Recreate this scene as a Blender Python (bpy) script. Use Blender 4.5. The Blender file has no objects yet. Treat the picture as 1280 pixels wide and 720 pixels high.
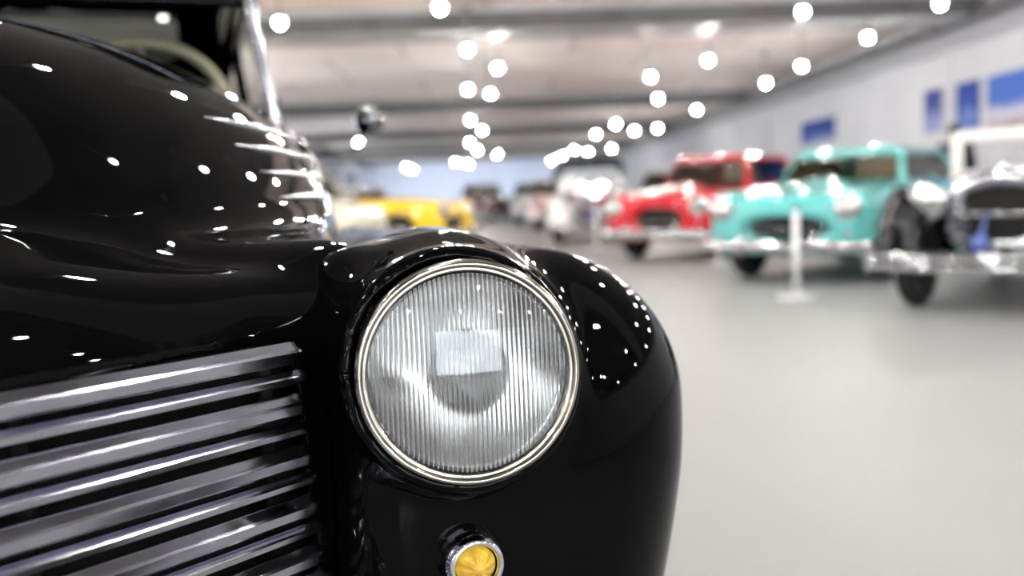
import bpy, math, random
import numpy as np
from mathutils import Vector, Matrix

C = bpy.context.scene
COL = C.collection
PI = math.pi

# ------------------------------------------------------------------ camera
cam_d = bpy.data.cameras.new('camera')
cam = bpy.data.objects.new('camera', cam_d)
COL.objects.link(cam)
C.camera = cam
cam_d.sensor_width = 36.0
cam_d.lens = 1200.0 / 1280.0 * 36.0
cam_d.clip_start = 0.05
cam_d.clip_end = 400
cam_d.dof.use_dof = True
cam_d.dof.focus_distance = 0.86
cam_d.dof.aperture_fstop = 2.75
_p, _y, _r = math.atan(115 / 1200), math.radians(0.95), math.radians(2.0)
F = Vector((math.sin(_y) * math.cos(_p), math.cos(_y) * math.cos(_p), -math.sin(_p)))
R0 = Vector((math.cos(_y), -math.sin(_y), 0)); U0 = R0.cross(F)
R1 = R0 * math.cos(_r) - U0 * math.sin(_r); U1 = U0 * math.cos(_r) + R0 * math.sin(_r)
cam.matrix_world = Matrix(((R1.x, U1.x, -F.x, 0.0), (R1.y, U1.y, -F.y, 0.0), (R1.z, U1.z, -F.z, 0.93), (0, 0, 0, 1)))

# ------------------------------------------------------------------ light and exposure
BULB = 600.0            # radiance of the spotlights' bulbs
WORLD = 11.0             # daylight behind the added windows, entrance and skylight
w = bpy.data.worlds.new('world'); C.world = w; w.use_nodes = True
w.node_tree.nodes['Background'].inputs[0].default_value = (0.86, 0.93, 1.0, 1)
w.node_tree.nodes['Background'].inputs[1].default_value = WORLD
ADDED_ENTRANCE = ((0.9, 4.9),)          # x range of the added entrance behind the viewer
ADDED_WIN_LEFT = ((18, 24), (28, 34), (38, 44), (50, 58), (61, 66), (69, 75))   # y ranges of the daylight windows added to the left wall
for k, x in enumerate([(a + b) / 2 for a, b in ADDED_ENTRANCE]):
    ld = bpy.data.lights.new('window_portal', 'AREA'); ld.shape = 'RECTANGLE'
    ld.size = 4.0; ld.size_y = 2.6; ld.cycles.is_portal = True
    lo = bpy.data.objects.new('window_portal', ld); COL.objects.link(lo)
    lo.location = (x, -9.25, 1.4); lo.rotation_euler = (PI / 2, 0, 0)
for a, b in ADDED_WIN_LEFT:
    ld = bpy.data.lights.new('window_portal', 'AREA'); ld.shape = 'RECTANGLE'
    ld.size = 1.9; ld.size_y = b - a; ld.cycles.is_portal = True
    lo = bpy.data.objects.new('window_portal', ld); COL.objects.link(lo)
    lo.location = (-10.75, (a + b) / 2, 2.25); lo.rotation_euler = (0, -PI / 2, 0)
ADDED_SKYLIGHT = (69.0, 76.0)       # unseen skylight strip, added to brighten the far wall
ld = bpy.data.lights.new('skylight_portal', 'AREA'); ld.shape = 'RECTANGLE'; ld.size = 19.0; ld.size_y = 7.0; ld.cycles.is_portal = True
lo = bpy.data.objects.new('skylight_portal', ld); COL.objects.link(lo); lo.location = (-1, 72.5, 4.3)
C.view_settings.view_transform = 'Standard'
C.view_settings.look = 'None'
C.view_settings.exposure = 0.22
C.view_settings.gamma = 1.0
C.view_settings.use_curve_mapping = False
cy = C.cycles
cy.use_denoising = True
cy.use_adaptive_sampling = False
cy.max_bounces = 10; cy.diffuse_bounces = 4; cy.glossy_bounces = 5
cy.transmission_bounces = 8; cy.transparent_max_bounces = 12
cy.sample_clamp_indirect = 8.0
cy.caustics_reflective = True; cy.caustics_refractive = True
cy.blur_glossy = 0.3

# ------------------------------------------------------------------ materials
def mat(name, col, rough=0.5, metal=0.0, ior=1.45, coat=0.0, trans=0.0, emit=None, es=0.0, alpha=1.0):
    m = bpy.data.materials.new(name); m.use_nodes = True
    b = m.node_tree.nodes['Principled BSDF']
    b.inputs['Base Color'].default_value = (*col, 1)
    b.inputs['Roughness'].default_value = rough
    b.inputs['Metallic'].default_value = metal
    b.inputs['IOR'].default_value = ior
    b.inputs['Coat Weight'].default_value = coat
    b.inputs['Coat Roughness'].default_value = 0.03
    b.inputs['Transmission Weight'].default_value = trans
    if emit:
        b.inputs['Emission Color'].default_value = (*emit, 1)
        b.inputs['Emission Strength'].default_value = es
    return m

def vary(m, c1, c2, scale=3.0, detail=4.0, rough=None, bump=0.0, kind='noise', stretch=(1, 1, 1)):
    """procedural colour (and roughness/bump) variation in object space"""
    nt = m.node_tree; b = nt.nodes['Principled BSDF']
    tc = nt.nodes.new('ShaderNodeTexCoord'); mp = nt.nodes.new('ShaderNodeMapping')
    mp.inputs['Scale'].default_value = stretch
    nt.links.new(tc.outputs['Object'], mp.inputs['Vector'])
    if kind == 'noise':
        t = nt.nodes.new('ShaderNodeTexNoise'); t.inputs['Scale'].default_value = scale
        t.inputs['Detail'].default_value = detail; out = t.outputs['Fac']
    else:
        t = nt.nodes.new('ShaderNodeTexVoronoi'); t.inputs['Scale'].default_value = scale
        out = t.outputs['Distance']
    nt.links.new(mp.outputs[0], t.inputs['Vector'])
    rp = nt.nodes.new('ShaderNodeValToRGB')
    rp.color_ramp.elements[0].position = 0.3; rp.color_ramp.elements[1].position = 0.7
    rp.color_ramp.elements[0].color = (*c1, 1); rp.color_ramp.elements[1].color = (*c2, 1)
    nt.links.new(out, rp.inputs[0]); nt.links.new(rp.outputs[0], b.inputs['Base Color'])
    if rough:
        mr = nt.nodes.new('ShaderNodeMapRange'); mr.inputs[3].default_value = rough[0]; mr.inputs[4].default_value = rough[1]
        nt.links.new(out, mr.inputs[0]); nt.links.new(mr.outputs[0], b.inputs['Roughness'])
    if bump:
        bp = nt.nodes.new('ShaderNodeBump'); bp.inputs['Strength'].default_value = bump; bp.inputs['Distance'].default_value = 0.01
        nt.links.new(out, bp.inputs['Height']); nt.links.new(bp.outputs[0], b.inputs['Normal'])
    return m

def pane(name, tint=(1, 1, 1), ior=1.45):
    m = bpy.data.materials.new(name); m.use_nodes = True
    nt = m.node_tree; nt.nodes.clear()
    o = nt.nodes.new('ShaderNodeOutputMaterial'); mx = nt.nodes.new('ShaderNodeMixShader')
    tr = nt.nodes.new('ShaderNodeBsdfTransparent'); gl = nt.nodes.new('ShaderNodeBsdfGlossy')
    tr.inputs[0].default_value = (*tint, 1); gl.inputs['Roughness'].default_value = 0.02
    fr = nt.nodes.new('ShaderNodeFresnel'); fr.inputs[0].default_value = ior
    nt.links.new(fr.outputs[0], mx.inputs[0])
    nt.links.new(tr.outputs[0], mx.inputs[1]); nt.links.new(gl.outputs[0], mx.inputs[2]); nt.links.new(mx.outputs[0], o.inputs[0])
    return m

M = {}
M['black_paint'] = vary(mat('black_gloss_paint', (0.002, 0.002, 0.0022), 0.012, ior=1.19), (0.0012, 0.0012, 0.0015), (0.0022, 0.0022, 0.0024), 6)
M['far_black'] = vary(mat('black_car_enamel', (0.004, 0.004, 0.005), 0.04, ior=1.42), (0.003, 0.003, 0.004), (0.006, 0.006, 0.007), 4)
M['chrome'] = vary(mat('polished_chrome', (0.72, 0.72, 0.76), 0.06, 1.0), (0.68, 0.68, 0.72), (0.76, 0.76, 0.8), 9, rough=(0.04, 0.09))
M['bar_metal'] = vary(mat('brushed_bar_metal', (0.5, 0.5, 0.57), 0.16, 1.0), (0.45, 0.45, 0.52), (0.55, 0.55, 0.62), 30, rough=(0.1, 0.2))
M['satin'] = vary(mat('worn_bright_metal', (0.5, 0.5, 0.55), 0.18, 1.0), (0.42, 0.42, 0.48), (0.6, 0.6, 0.66), 40, rough=(0.12, 0.26))
M['nickel'] = vary(mat('champagne_bezel', (0.45, 0.41, 0.35), 0.16, 1.0), (0.36, 0.33, 0.28), (0.52, 0.48, 0.41), 60, rough=(0.1, 0.28))
M['mirror'] = vary(mat('silvered_reflector', (0.66, 0.65, 0.64), 0.09, 1.0), (0.55, 0.53, 0.5), (0.72, 0.72, 0.72), 30, rough=(0.05, 0.16))
M['lens'] = mat('fluted_lens_glass', (0.97, 0.98, 0.98), 0.0, ior=1.5, trans=1.0)
M['mirror_shell'] = vary(mat('dark_plated_shell', (0.2, 0.2, 0.22), 0.08, 1.0), (0.16, 0.16, 0.18), (0.24, 0.24, 0.26), 20)
M['frosted'] = vary(mat('frosted_bulb_white', (0.85, 0.86, 0.88), 0.3), (0.8, 0.81, 0.84), (0.9, 0.9, 0.92), 40)
M['amber'] = vary(mat('amber_lens', (0.95, 0.58, 0.03), 0.06, ior=1.5, coat=1.0), (0.55, 0.28, 0.005), (0.85, 0.58, 0.04), 70)
M['rubber'] = vary(mat('tyre_rubber', (0.012, 0.012, 0.012), 0.7), (0.009, 0.009, 0.009), (0.018, 0.018, 0.018), 30)
M['dark'] = vary(mat('dark_recess', (0.006, 0.005, 0.005), 0.8), (0.004, 0.004, 0.004), (0.01, 0.008, 0.007), 12)
M['cream_plastic'] = vary(mat('cream_bakelite', (0.72, 0.66, 0.5), 0.25), (0.7, 0.63, 0.47), (0.76, 0.7, 0.54), 8)
M['beige_cloth'] = vary(mat('beige_upholstery', (0.45, 0.38, 0.27), 0.8), (0.38, 0.32, 0.22), (0.5, 0.43, 0.32), 14)
M['brown_cloth'] = vary(mat('brown_upholstery', (0.06, 0.035, 0.025), 0.7), (0.05, 0.03, 0.02), (0.08, 0.05, 0.035), 14)
M['glass'] = pane('window_glass')
M['glass_dark'] = pane('shaded_glass', (0.85, 0.86, 0.84), 1.06)
M['glass_tint'] = pane('tinted_glass', (0.75, 0.72, 0.64))
M['teal'] = vary(mat('mint_teal_enamel', (0.15, 0.55, 0.53), 0.1, coat=1.0), (0.13, 0.52, 0.5), (0.17, 0.58, 0.56), 2)
M['red'] = vary(mat('red_enamel', (0.62, 0.01, 0.025), 0.1, coat=1.0), (0.55, 0.008, 0.02), (0.68, 0.013, 0.03), 2)
M['white_paint'] = vary(mat('white_enamel', (0.84, 0.83, 0.8), 0.12, coat=1.0), (0.82, 0.81, 0.77), (0.87, 0.86, 0.83), 2)
M['cream_paint'] = vary(mat('cream_enamel', (0.78, 0.72, 0.58), 0.14, coat=1.0), (0.74, 0.68, 0.54), (0.8, 0.75, 0.62), 2)
M['yellow'] = vary(mat('yellow_enamel', (0.95, 0.66, 0.03), 0.12, coat=1.0), (0.92, 0.62, 0.02), (0.97, 0.7, 0.05), 2)
M['maroon'] = vary(mat('maroon_enamel', (0.2, 0.03, 0.04), 0.12, coat=1.0), (0.18, 0.02, 0.03), (0.23, 0.04, 0.05), 2)
M['pink'] = vary(mat('faded_pink_enamel', (0.75, 0.42, 0.42), 0.15, coat=1.0), (0.72, 0.38, 0.38), (0.8, 0.5, 0.5), 2)
M['grey_paint'] = vary(mat('pale_grey_enamel', (0.5, 0.5, 0.5), 0.14, coat=1.0), (0.46, 0.46, 0.46), (0.55, 0.55, 0.55), 2)
M['soft_top'] = vary(mat('black_canvas_top', (0.01, 0.01, 0.013), 0.85), (0.007, 0.007, 0.01), (0.016, 0.016, 0.02), 60)
M['blue_badge'] = vary(mat('blue_enamel_badge', (0.05, 0.09, 0.35), 0.2, coat=1.0), (0.04, 0.08, 0.3), (0.08, 0.12, 0.42), 20)
M['post'] = vary(mat('white_post_paint', (0.8, 0.8, 0.8), 0.25), (0.76, 0.76, 0.77), (0.84, 0.84, 0.84), 12)
M['lamp_case'] = vary(mat('grey_lamp_housing', (0.25, 0.25, 0.26), 0.4), (0.22, 0.22, 0.23), (0.3, 0.3, 0.3), 20)
M['bulb'] = mat('lit_bulb', (1, 1, 1), 0.5, emit=(1.0, 0.97, 0.92), es=BULB)
M['dark_beam'] = vary(mat('dark_steel_beam', (0.07, 0.07, 0.075), 0.5), (0.055, 0.055, 0.06), (0.09, 0.09, 0.095), 3)
M['beam'] = vary(mat('grey_steel_beam', (0.2, 0.2, 0.21), 0.5), (0.17, 0.17, 0.18), (0.25, 0.25, 0.26), 3)
M['duct'] = vary(mat('pale_grey_duct', (0.4, 0.4, 0.41), 0.5), (0.36, 0.36, 0.37), (0.45, 0.45, 0.46), 3)
M['wall_white'] = vary(mat('white_wall_paint', (0.7, 0.7, 0.73), 0.7), (0.48, 0.485, 0.52), (0.55, 0.555, 0.585), 0.8)
M['wall_blue'] = vary(mat('blue_grey_wall', (0.6, 0.65, 0.78), 0.8), (0.56, 0.62, 0.76), (0.66, 0.71, 0.83), 0.25)
M['skin'] = vary(mat('skin', (0.55, 0.33, 0.24), 0.5), (0.5, 0.3, 0.22), (0.6, 0.37, 0.27), 10)
M['hair'] = vary(mat('dark_hair', (0.012, 0.009, 0.008), 0.6), (0.01, 0.008, 0.007), (0.02, 0.014, 0.012), 60)
M['black_cloth'] = vary(mat('black_cloth', (0.01, 0.01, 0.012), 0.85), (0.008, 0.008, 0.01), (0.015, 0.015, 0.018), 30)
M['red_cloth'] = vary(mat('red_cloth', (0.6, 0.03, 0.06), 0.7), (0.55, 0.02, 0.05), (0.66, 0.05, 0.08), 20)

# floor: pale epoxy concrete with faint mottling
mf = mat('floor_epoxy', (0.6, 0.6, 0.57), 0.4, ior=1.35)
vary(mf, (0.32, 0.325, 0.33), (0.365, 0.37, 0.37), 0.5, 6, rough=(0.36, 0.5))
M['floor'] = mf
# ceiling: taupe board panels
mc = mat('ceiling_boards', (0.45, 0.38, 0.33), 0.8)
nt = mc.node_tree; tc = nt.nodes.new('ShaderNodeTexCoord'); br = nt.nodes.new('ShaderNodeTexBrick')
br.inputs['Color1'].default_value = (0.86, 0.73, 0.69, 1); br.inputs['Color2'].default_value = (0.93, 0.85, 0.82, 1)
br.inputs['Mortar'].default_value = (0.5, 0.45, 0.42, 1); br.inputs['Scale'].default_value = 1.0
br.inputs['Mortar Size'].default_value = 0.03; br.inputs['Brick Width'].default_value = 3.4; br.inputs['Row Height'].default_value = 4.1
nt.links.new(tc.outputs['Object'], br.inputs['Vector']); nt.links.new(br.outputs['Color'], nt.nodes['Principled BSDF'].inputs['Base Color'])
M['ceiling'] = mc
M['ceiling_dark'] = vary(mat('dark_ceiling_boards', (0.09, 0.08, 0.08), 0.8), (0.08, 0.07, 0.07), (0.11, 0.1, 0.095), 1.5)  # made dark so the black car paint reflects black

# ------------------------------------------------------------------ mesh helpers
def link_mesh(name, verts, faces, material, parent=None, smooth=True, loc=None, rot=None):
    me = bpy.data.meshes.new(name)
    if isinstance(verts, np.ndarray): verts = verts.tolist()
    if isinstance(faces, np.ndarray): faces = faces.tolist()
    me.from_pydata(verts, [], faces); me.update()
    if smooth: me.polygons.foreach_set('use_smooth', [True] * len(me.polygons))
    me.materials.append(material)
    o = bpy.data.objects.new(name, me); COL.objects.link(o)
    if parent: o.parent = parent
    if loc: o.location = loc
    if rot: o.rotation_euler = rot
    return o

class MB:
    def __init__(s): s.v = []; s.f = []
    def add(s, v, f, T=None):
        n = len(s.v)
        for p in v:
            p = Vector(p); s.v.append(tuple(T @ p if T else p))
        s.f += [tuple(i + n for i in q) for q in f]
        return s
    def box(s, a, b, bev=0.0, T=None):
        (x0, y0, z0), (x1, y1, z1) = a, b
        if bev <= 0:
            v = [(x, y, z) for z in (z0, z1) for y in (y0, y1) for x in (x0, x1)]
            return s.add(v, [(0, 2, 3, 1), (4, 5, 7, 6), (0, 1, 5, 4), (2, 6, 7, 3), (0, 4, 6, 2), (1, 3, 7, 5)], T)
        import bmesh
        bm = bmesh.new(); bmesh.ops.create_cube(bm, size=1)
        for q in bm.verts:
            q.co = Vector(((x0 + x1) / 2 + q.co.x * (x1 - x0), (y0 + y1) / 2 + q.co.y * (y1 - y0), (z0 + z1) / 2 + q.co.z * (z1 - z0)))
        bmesh.ops.bevel(bm, geom=bm.edges[:], offset=bev, segments=3, profile=0.5, affect='EDGES')
        bm.verts.ensure_lookup_table()
        v = [q.co.copy() for q in bm.verts]; f = [[q.index for q in p.verts] for p in bm.faces]
        bm.verts.index_update(); f = [[q.index for q in p.verts] for p in bm.faces]; bm.free()
        return s.add(v, f, T)
    def lathe(s, prof, n=32, T=None, closed=False):
        """prof: (radius, height) along +Z"""
        v = []; f = []; m = len(prof)
        for k in range(n):
            a = 2 * PI * k / n
            for (r, h) in prof: v.append((r * math.cos(a), r * math.sin(a), h))
        for k in range(n):
            k2 = (k + 1) % n
            for i in range(m if closed else m - 1):
                j = (i + 1) % m
                f.append((k * m + i, k2 * m + i, k2 * m + j, k * m + j))
        return s.add(v, f, T)
    def tube(s, pts, r, n=10, closed=False, prof=None, up=(0, 0, 1)):
        """sweep along pts; prof = list of (side, up) offsets, else a circle of radius r (number or list)"""
        pts = [Vector(p) for p in pts]; N = len(pts)
        if prof is None:
            base = [(math.cos(2 * PI * k / n), math.sin(2 * PI * k / n)) for k in range(n)]
        else: base = prof; n = len(prof)
        v = []; f = []
        for i, p in enumerate(pts):
            a = pts[(i - 1) % N] if (closed or i > 0) else p; b = pts[(i + 1) % N] if (closed or i < N - 1) else p
            t = (b - a).normalized(); u = Vector(up)
            if abs(t.dot(u)) > 0.98: u = Vector((0, 1, 0)) if abs(t.y) < 0.9 else Vector((1, 0, 0))
            sd = t.cross(u).normalized(); uu = sd.cross(t).normalized()
            rr = 1.0 if prof is not None and not isinstance(r, (list, tuple)) else (r[i] if isinstance(r, (list, tuple)) else r)
            for (x, y) in base: v.append(p + sd * (x * rr) + uu * (y * rr))
        for i in range(N if closed else N - 1):
            j = (i + 1) % N
            for k in range(n):
                k2 = (k + 1) % n
                f.append((i * n + k, i * n + k2, j * n + k2, j * n + k))
        if not closed:
            f.append(tuple(range(n - 1, -1, -1))); f.append(tuple((N - 1) * n + k for k in range(n)))
        return s.add(v, f)
    def sphere(s, c, r, n=16, m=10, sc=(1, 1, 1)):
        prof = [(math.sin(PI * i / m) * r, -math.cos(PI * i / m) * r) for i in range(m + 1)]
        prof[0] = (1e-4, -r); prof[-1] = (1e-4, r)
        return s.lathe(prof, n, Matrix.Translation(c) @ Matrix.Diagonal((*sc, 1)))
    def build(s, name, material, parent=None, smooth=True):
        return link_mesh(name, s.v, s.f, material, parent, smooth)

def toY(x=0, y=0, z=0, yaw=0.0, pit=0.0):
    """lathe axis +Z turned to point to -Y (towards the front of a car)"""
    return Matrix.Translation((x, y, z)) @ Matrix.Rotation(yaw, 4, 'Z') @ Matrix.Rotation(PI / 2 + pit, 4, 'X')
def toX(x=0, y=0, z=0, s=1):
    return Matrix.Translation((x, y, z)) @ Matrix.Rotation(s * PI / 2, 4, 'Y')

def empty(name, loc=(0, 0, 0), rz=0.0, label=None, cat=None, group=None, parent=None):
    o = bpy.data.objects.new(name, None); COL.objects.link(o); o.location = loc; o.rotation_euler = (0, 0, rz)
    o.empty_display_size = 0.1
    if parent: o.parent = parent
    if label: o['label'] = label
    if cat: o['category'] = cat
    if group: o['group'] = group
    return o
def tag(o, label, cat, group=None):
    o['label'] = label; o['category'] = cat
    if group: o['group'] = group
    return o
def struct(o): o['kind'] = 'structure'; return o

# --- implicit surface modelling (surface nets + projection onto the surface)
def nets(f, lo, hi, h, iters=4):
    lo = np.array(lo, float); hi = np.array(hi, float)
    n = np.ceil((hi - lo) / h).astype(int) + 1
    ax = [lo[i] + h * np.arange(n[i]) for i in range(3)]
    X, Y, Z = np.meshgrid(*ax, indexing='ij')
    Fv = f(X, Y, Z); S = Fv < 0
    c = sum(S[i:n[0] - 1 + i, j:n[1] - 1 + j, k:n[2] - 1 + k].astype(np.int8) for i in (0, 1) for j in (0, 1) for k in (0, 1))
    I, J, K = np.nonzero((c > 0) & (c < 8))
    idx = -np.ones(c.shape, dtype=np.int64); idx[I, J, K] = np.arange(len(I))
    acc = np.zeros((len(I), 3)); cnt = np.zeros(len(I))
    cor = [(i, j, k) for i in (0, 1) for j in (0, 1) for k in (0, 1)]
    for a in cor:
        for d in range(3):
            if a[d]: continue
            b = list(a); b[d] = 1
            fa = Fv[I + a[0], J + a[1], K + a[2]]; fb = Fv[I + b[0], J + b[1], K + b[2]]
            m = (fa < 0) != (fb < 0); t = np.where(m, fa / np.where(m, fa - fb, 1), 0)
            p = np.stack([I + a[0], J + a[1], K + a[2]], 1).astype(float); p[:, d] += t
            acc[m] += p[m]; cnt[m] += 1
    V = lo + h * acc / cnt[:, None]
    e = h * 0.05
    for _ in range(iters):
        x, y, z = V.T; v0 = f(x, y, z)
        g = np.stack([f(x + e, y, z) - f(x - e, y, z), f(x, y + e, z) - f(x, y - e, z), f(x, y, z + e) - f(x, y, z - e)], 1) / (2 * e)
        st = (v0 / np.maximum((g * g).sum(1), 1e-4))[:, None] * g
        ln = np.linalg.norm(st, axis=1, keepdims=True); st *= np.minimum(1, 0.5 * h / np.maximum(ln, 1e-12))
        V = V - st
    Q = []
    for d in range(3):
        sl0 = [slice(None)] * 3; sl1 = [slice(None)] * 3; sl0[d] = slice(0, n[d] - 1); sl1[d] = slice(1, n[d])
        A = S[tuple(sl0)]; B = S[tuple(sl1)]
        i, j, k = np.nonzero(A != B); P = [i, j, k]; o1, o2 = (d + 1) % 3, (d + 2) % 3
        ok = (P[o1] > 0) & (P[o1] < n[o1] - 1) & (P[o2] > 0) & (P[o2] < n[o2] - 1)
        P = [q[ok] for q in P]; ins = A[i[ok], j[ok], k[ok]]
        def cell(s1, s2):
            q = [P[0].copy(), P[1].copy(), P[2].copy()]; q[o1] -= s1; q[o2] -= s2; return idx[q[0], q[1], q[2]]
        q = np.stack([cell(1, 1), cell(0, 1), cell(0, 0), cell(1, 0)], 1)
        q[~ins] = q[~ins][:, ::-1]; Q.append(q)
    return V, np.concatenate(Q)

def smin(a, b, k):
    h = np.clip(0.5 + 0.5 * (b - a) / k, 0, 1); return b + (a - b) * h - k * h * (1 - h)
def smax(a, b, k): return -smin(-a, -b, k)
def rbox(x, y, z, c, hs, r):
    qx = np.abs(x - c[0]) - (hs[0] - r); qy = np.abs(y - c[1]) - (hs[1] - r); qz = np.abs(z - c[2]) - (hs[2] - r)
    o = np.sqrt(np.maximum(qx, 0) ** 2 + np.maximum(qy, 0) ** 2 + np.maximum(qz, 0) ** 2)
    return o + np.minimum(np.maximum(qx, np.maximum(qy, qz)), 0) - r
def bx(x, y, z, lo, hi, r):
    return rbox(x, y, z, [(lo[i] + hi[i]) / 2 for i in range(3)], [(hi[i] - lo[i]) / 2 for i in range(3)], r)
def sstep(t): t = np.clip(t, 0, 1); return t * t * (3 - 2 * t)
def ell(x, y, z, c, r):
    k0 = np.sqrt(((x - c[0]) / r[0]) ** 2 + ((y - c[1]) / r[1]) ** 2 + ((z - c[2]) / r[2]) ** 2)
    return (k0 - 1) * min(r)
def caps(x, y, z, a, b, ra, rb):
    a = np.array(a, float); b = np.array(b, float); ab = b - a
    t = np.clip(((x - a[0]) * ab[0] + (y - a[1]) * ab[1] + (z - a[2]) * ab[2]) / (ab @ ab), 0, 1)
    return np.sqrt((x - a[0] - t * ab[0]) ** 2 + (y - a[1] - t * ab[1]) ** 2 + (z - a[2] - t * ab[2]) ** 2) - (ra + (rb - ra) * t)

# ================================================================== SETTING
XR, XL, YF, YB, ZC = 8.5, -10.5, 78.0, -9.0, 3.9
m = MB(); m.box((XL - 0.3, YB - 0.3, -0.2), (XR + 0.3, YF + 0.3, 0)); struct(m.build('floor', M['floor'], smooth=False))
m = MB(); m.box((XL - 0.3, 12.4, ZC), (XR + 0.3, ADDED_SKYLIGHT[0], ZC + 0.2)); m.box((XL - 0.3, ADDED_SKYLIGHT[1], ZC), (XR + 0.3, YF + 0.3, ZC + 0.2))
for q in range(5): m.box((XL - 0.3 + q * 4.675, ADDED_SKYLIGHT[0], ZC), (XL - 0.3 + q * 4.675 + 0.9, ADDED_SKYLIGHT[1], ZC + 0.2))
struct(m.build('ceiling', M['ceiling'], smooth=False))
m = MB(); m.box((XL - 0.3, YB - 0.3, ZC), (XR + 0.3, 12.4, ZC + 0.2)); struct(m.build('ceiling_front', M['ceiling_dark'], smooth=False))  # unseen front ceiling, darkened for the car's reflections
m = MB(); m.box((XL, ADDED_SKYLIGHT[0], ZC + 0.15), (XR, ADDED_SKYLIGHT[1], ZC + 0.16)); struct(m.build('window_8', M['glass'], smooth=False))  # pane of the added skylight
m = MB(); m.box((XR, YB - 0.2, 0), (XR + 0.2, YF + 0.2, ZC)); struct(m.build('wall_right', M['wall_white'], smooth=False))
m = MB(); m.box((XL - 0.2, YB - 0.2, 0), (XL, YF + 0.2, 1.3)); m.box((XL - 0.2, YB - 0.2, 3.2), (XL, YF + 0.2, ZC))
ye = [YB - 0.2] + [q for ab in ADDED_WIN_LEFT for q in ab] + [YF + 0.2]
for k in range(0, len(ye), 2): m.box((XL - 0.2, ye[k], 1.3), (XL, ye[k + 1], 3.2))
struct(m.build('wall_left', M['wall_white'], smooth=False))
for k, (a, b) in enumerate(ADDED_WIN_LEFT):  # windows added to bring daylight into the hall
    f_ = MB(); f_.box((XL - 0.14, a, 1.3), (XL - 0.06, b, 1.37)); f_.box((XL - 0.14, a, 3.13), (XL - 0.06, b, 3.2))
    for q in np.linspace(a, b - 0.06, 4): f_.box((XL - 0.14, q, 1.3), (XL - 0.06, q + 0.06, 3.2))
    wo = struct(f_.build('window_%d' % (k + 2), M['beam'], smooth=False))
    g_ = MB(); g_.box((XL - 0.105, a, 1.3), (XL - 0.1, b, 3.2)); g_.build('glass_pane', M['glass'], wo, smooth=False)
m = MB(); m.box((XL, YF, 0), (XR, YF + 0.2, ZC)); struct(m.build('wall_far', M['wall_blue'], smooth=False))
# wall behind the viewer; glazed entrance added for the bright headlight reflection
x0, x1 = ADDED_ENTRANCE[0]
wm = MB(); wm.box((XL, YB - 0.2, 0), (XR, YB, 0.1)); wm.box((XL, YB - 0.2, 2.7), (XR, YB, ZC))
wm.box((XL, YB - 0.2, 0.1), (x0, YB, 2.7)); wm.box((x1, YB - 0.2, 0.1), (XR, YB, 2.7))
struct(wm.build('wall_back', M['wall_white'], smooth=False))
f_ = MB(); f_.box((x0, YB - 0.14, 0.1), (x1, YB - 0.06, 0.17)); f_.box((x0, YB - 0.14, 2.63), (x1, YB - 0.06, 2.7))
for q in (x0, x1 - 0.06): f_.box((q, YB - 0.14, 0.1), (q + 0.06, YB - 0.06, 2.7))
wo = struct(f_.build('window_1', M['beam'], smooth=False))
g_ = MB(); g_.box((x0, YB - 0.105, 0.1), (x1, YB - 0.1, 2.7)); g_.build('glass_pane', M['glass'], wo, smooth=False)
# roof beams across the hall, the long beam and cove by the right wall, wall pilasters
tn = [0]
def trim(mb, mt):
    tn[0] += 1; return struct(mb.build('trim_%d' % tn[0], mt, smooth=False))
for y, wd, zb in ((15.2, 1.0, 3.5), (29.1, 0.55, 3.5), (41.6, 0.6, 3.5), (54, 0.6, 3.5), (66.5, 0.7, 3.5), (1.5, 1.0, 3.5), (-5.5, 0.6, 3.5)):
    b = MB(); b.box((XL, y + 0.1, zb), (XR, y + wd, ZC)); trim(b, M['duct'])
    b = MB(); b.box((XL, y - 0.02, zb + 0.02), (XR, y + 0.1, ZC - 0.12)); trim(b, M['dark_beam'])
for x in (7.6, -9.6):
    b = MB(); b.box((x, YB, 3.46), (x + 0.2, YF, 3.62)); trim(b, M['dark_beam'])
b = MB(); b.add([(7.8, YB, 3.62), (7.8, YF, 3.62), (8.5, YF, 3.3), (8.5, YB, 3.3), (7.8, YB, 3.75), (7.8, YF, 3.75), (8.5, YF, 3.75), (8.5, YB, 3.75)],
      [(0, 3, 2, 1), (4, 5, 6, 7), (0, 1, 5, 4), (1, 2, 6, 5), (2, 3, 7, 6), (3, 0, 4, 7)]); trim(b, M['wall_white'])
for y in (17.78, 29.5, 41.5, 54, 66, 6.0):
    b = MB(); b.box((XR - 0.05, y - 0.09, 0), (XR, y + 0.09, 3.34)); trim(b, M['wall_white'])
b = MB(); b.box((XR - 0.02, YB, 0), (XR, YF, 0.12)); struct(b.build('baseboard_right', M['duct'], smooth=False))

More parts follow.
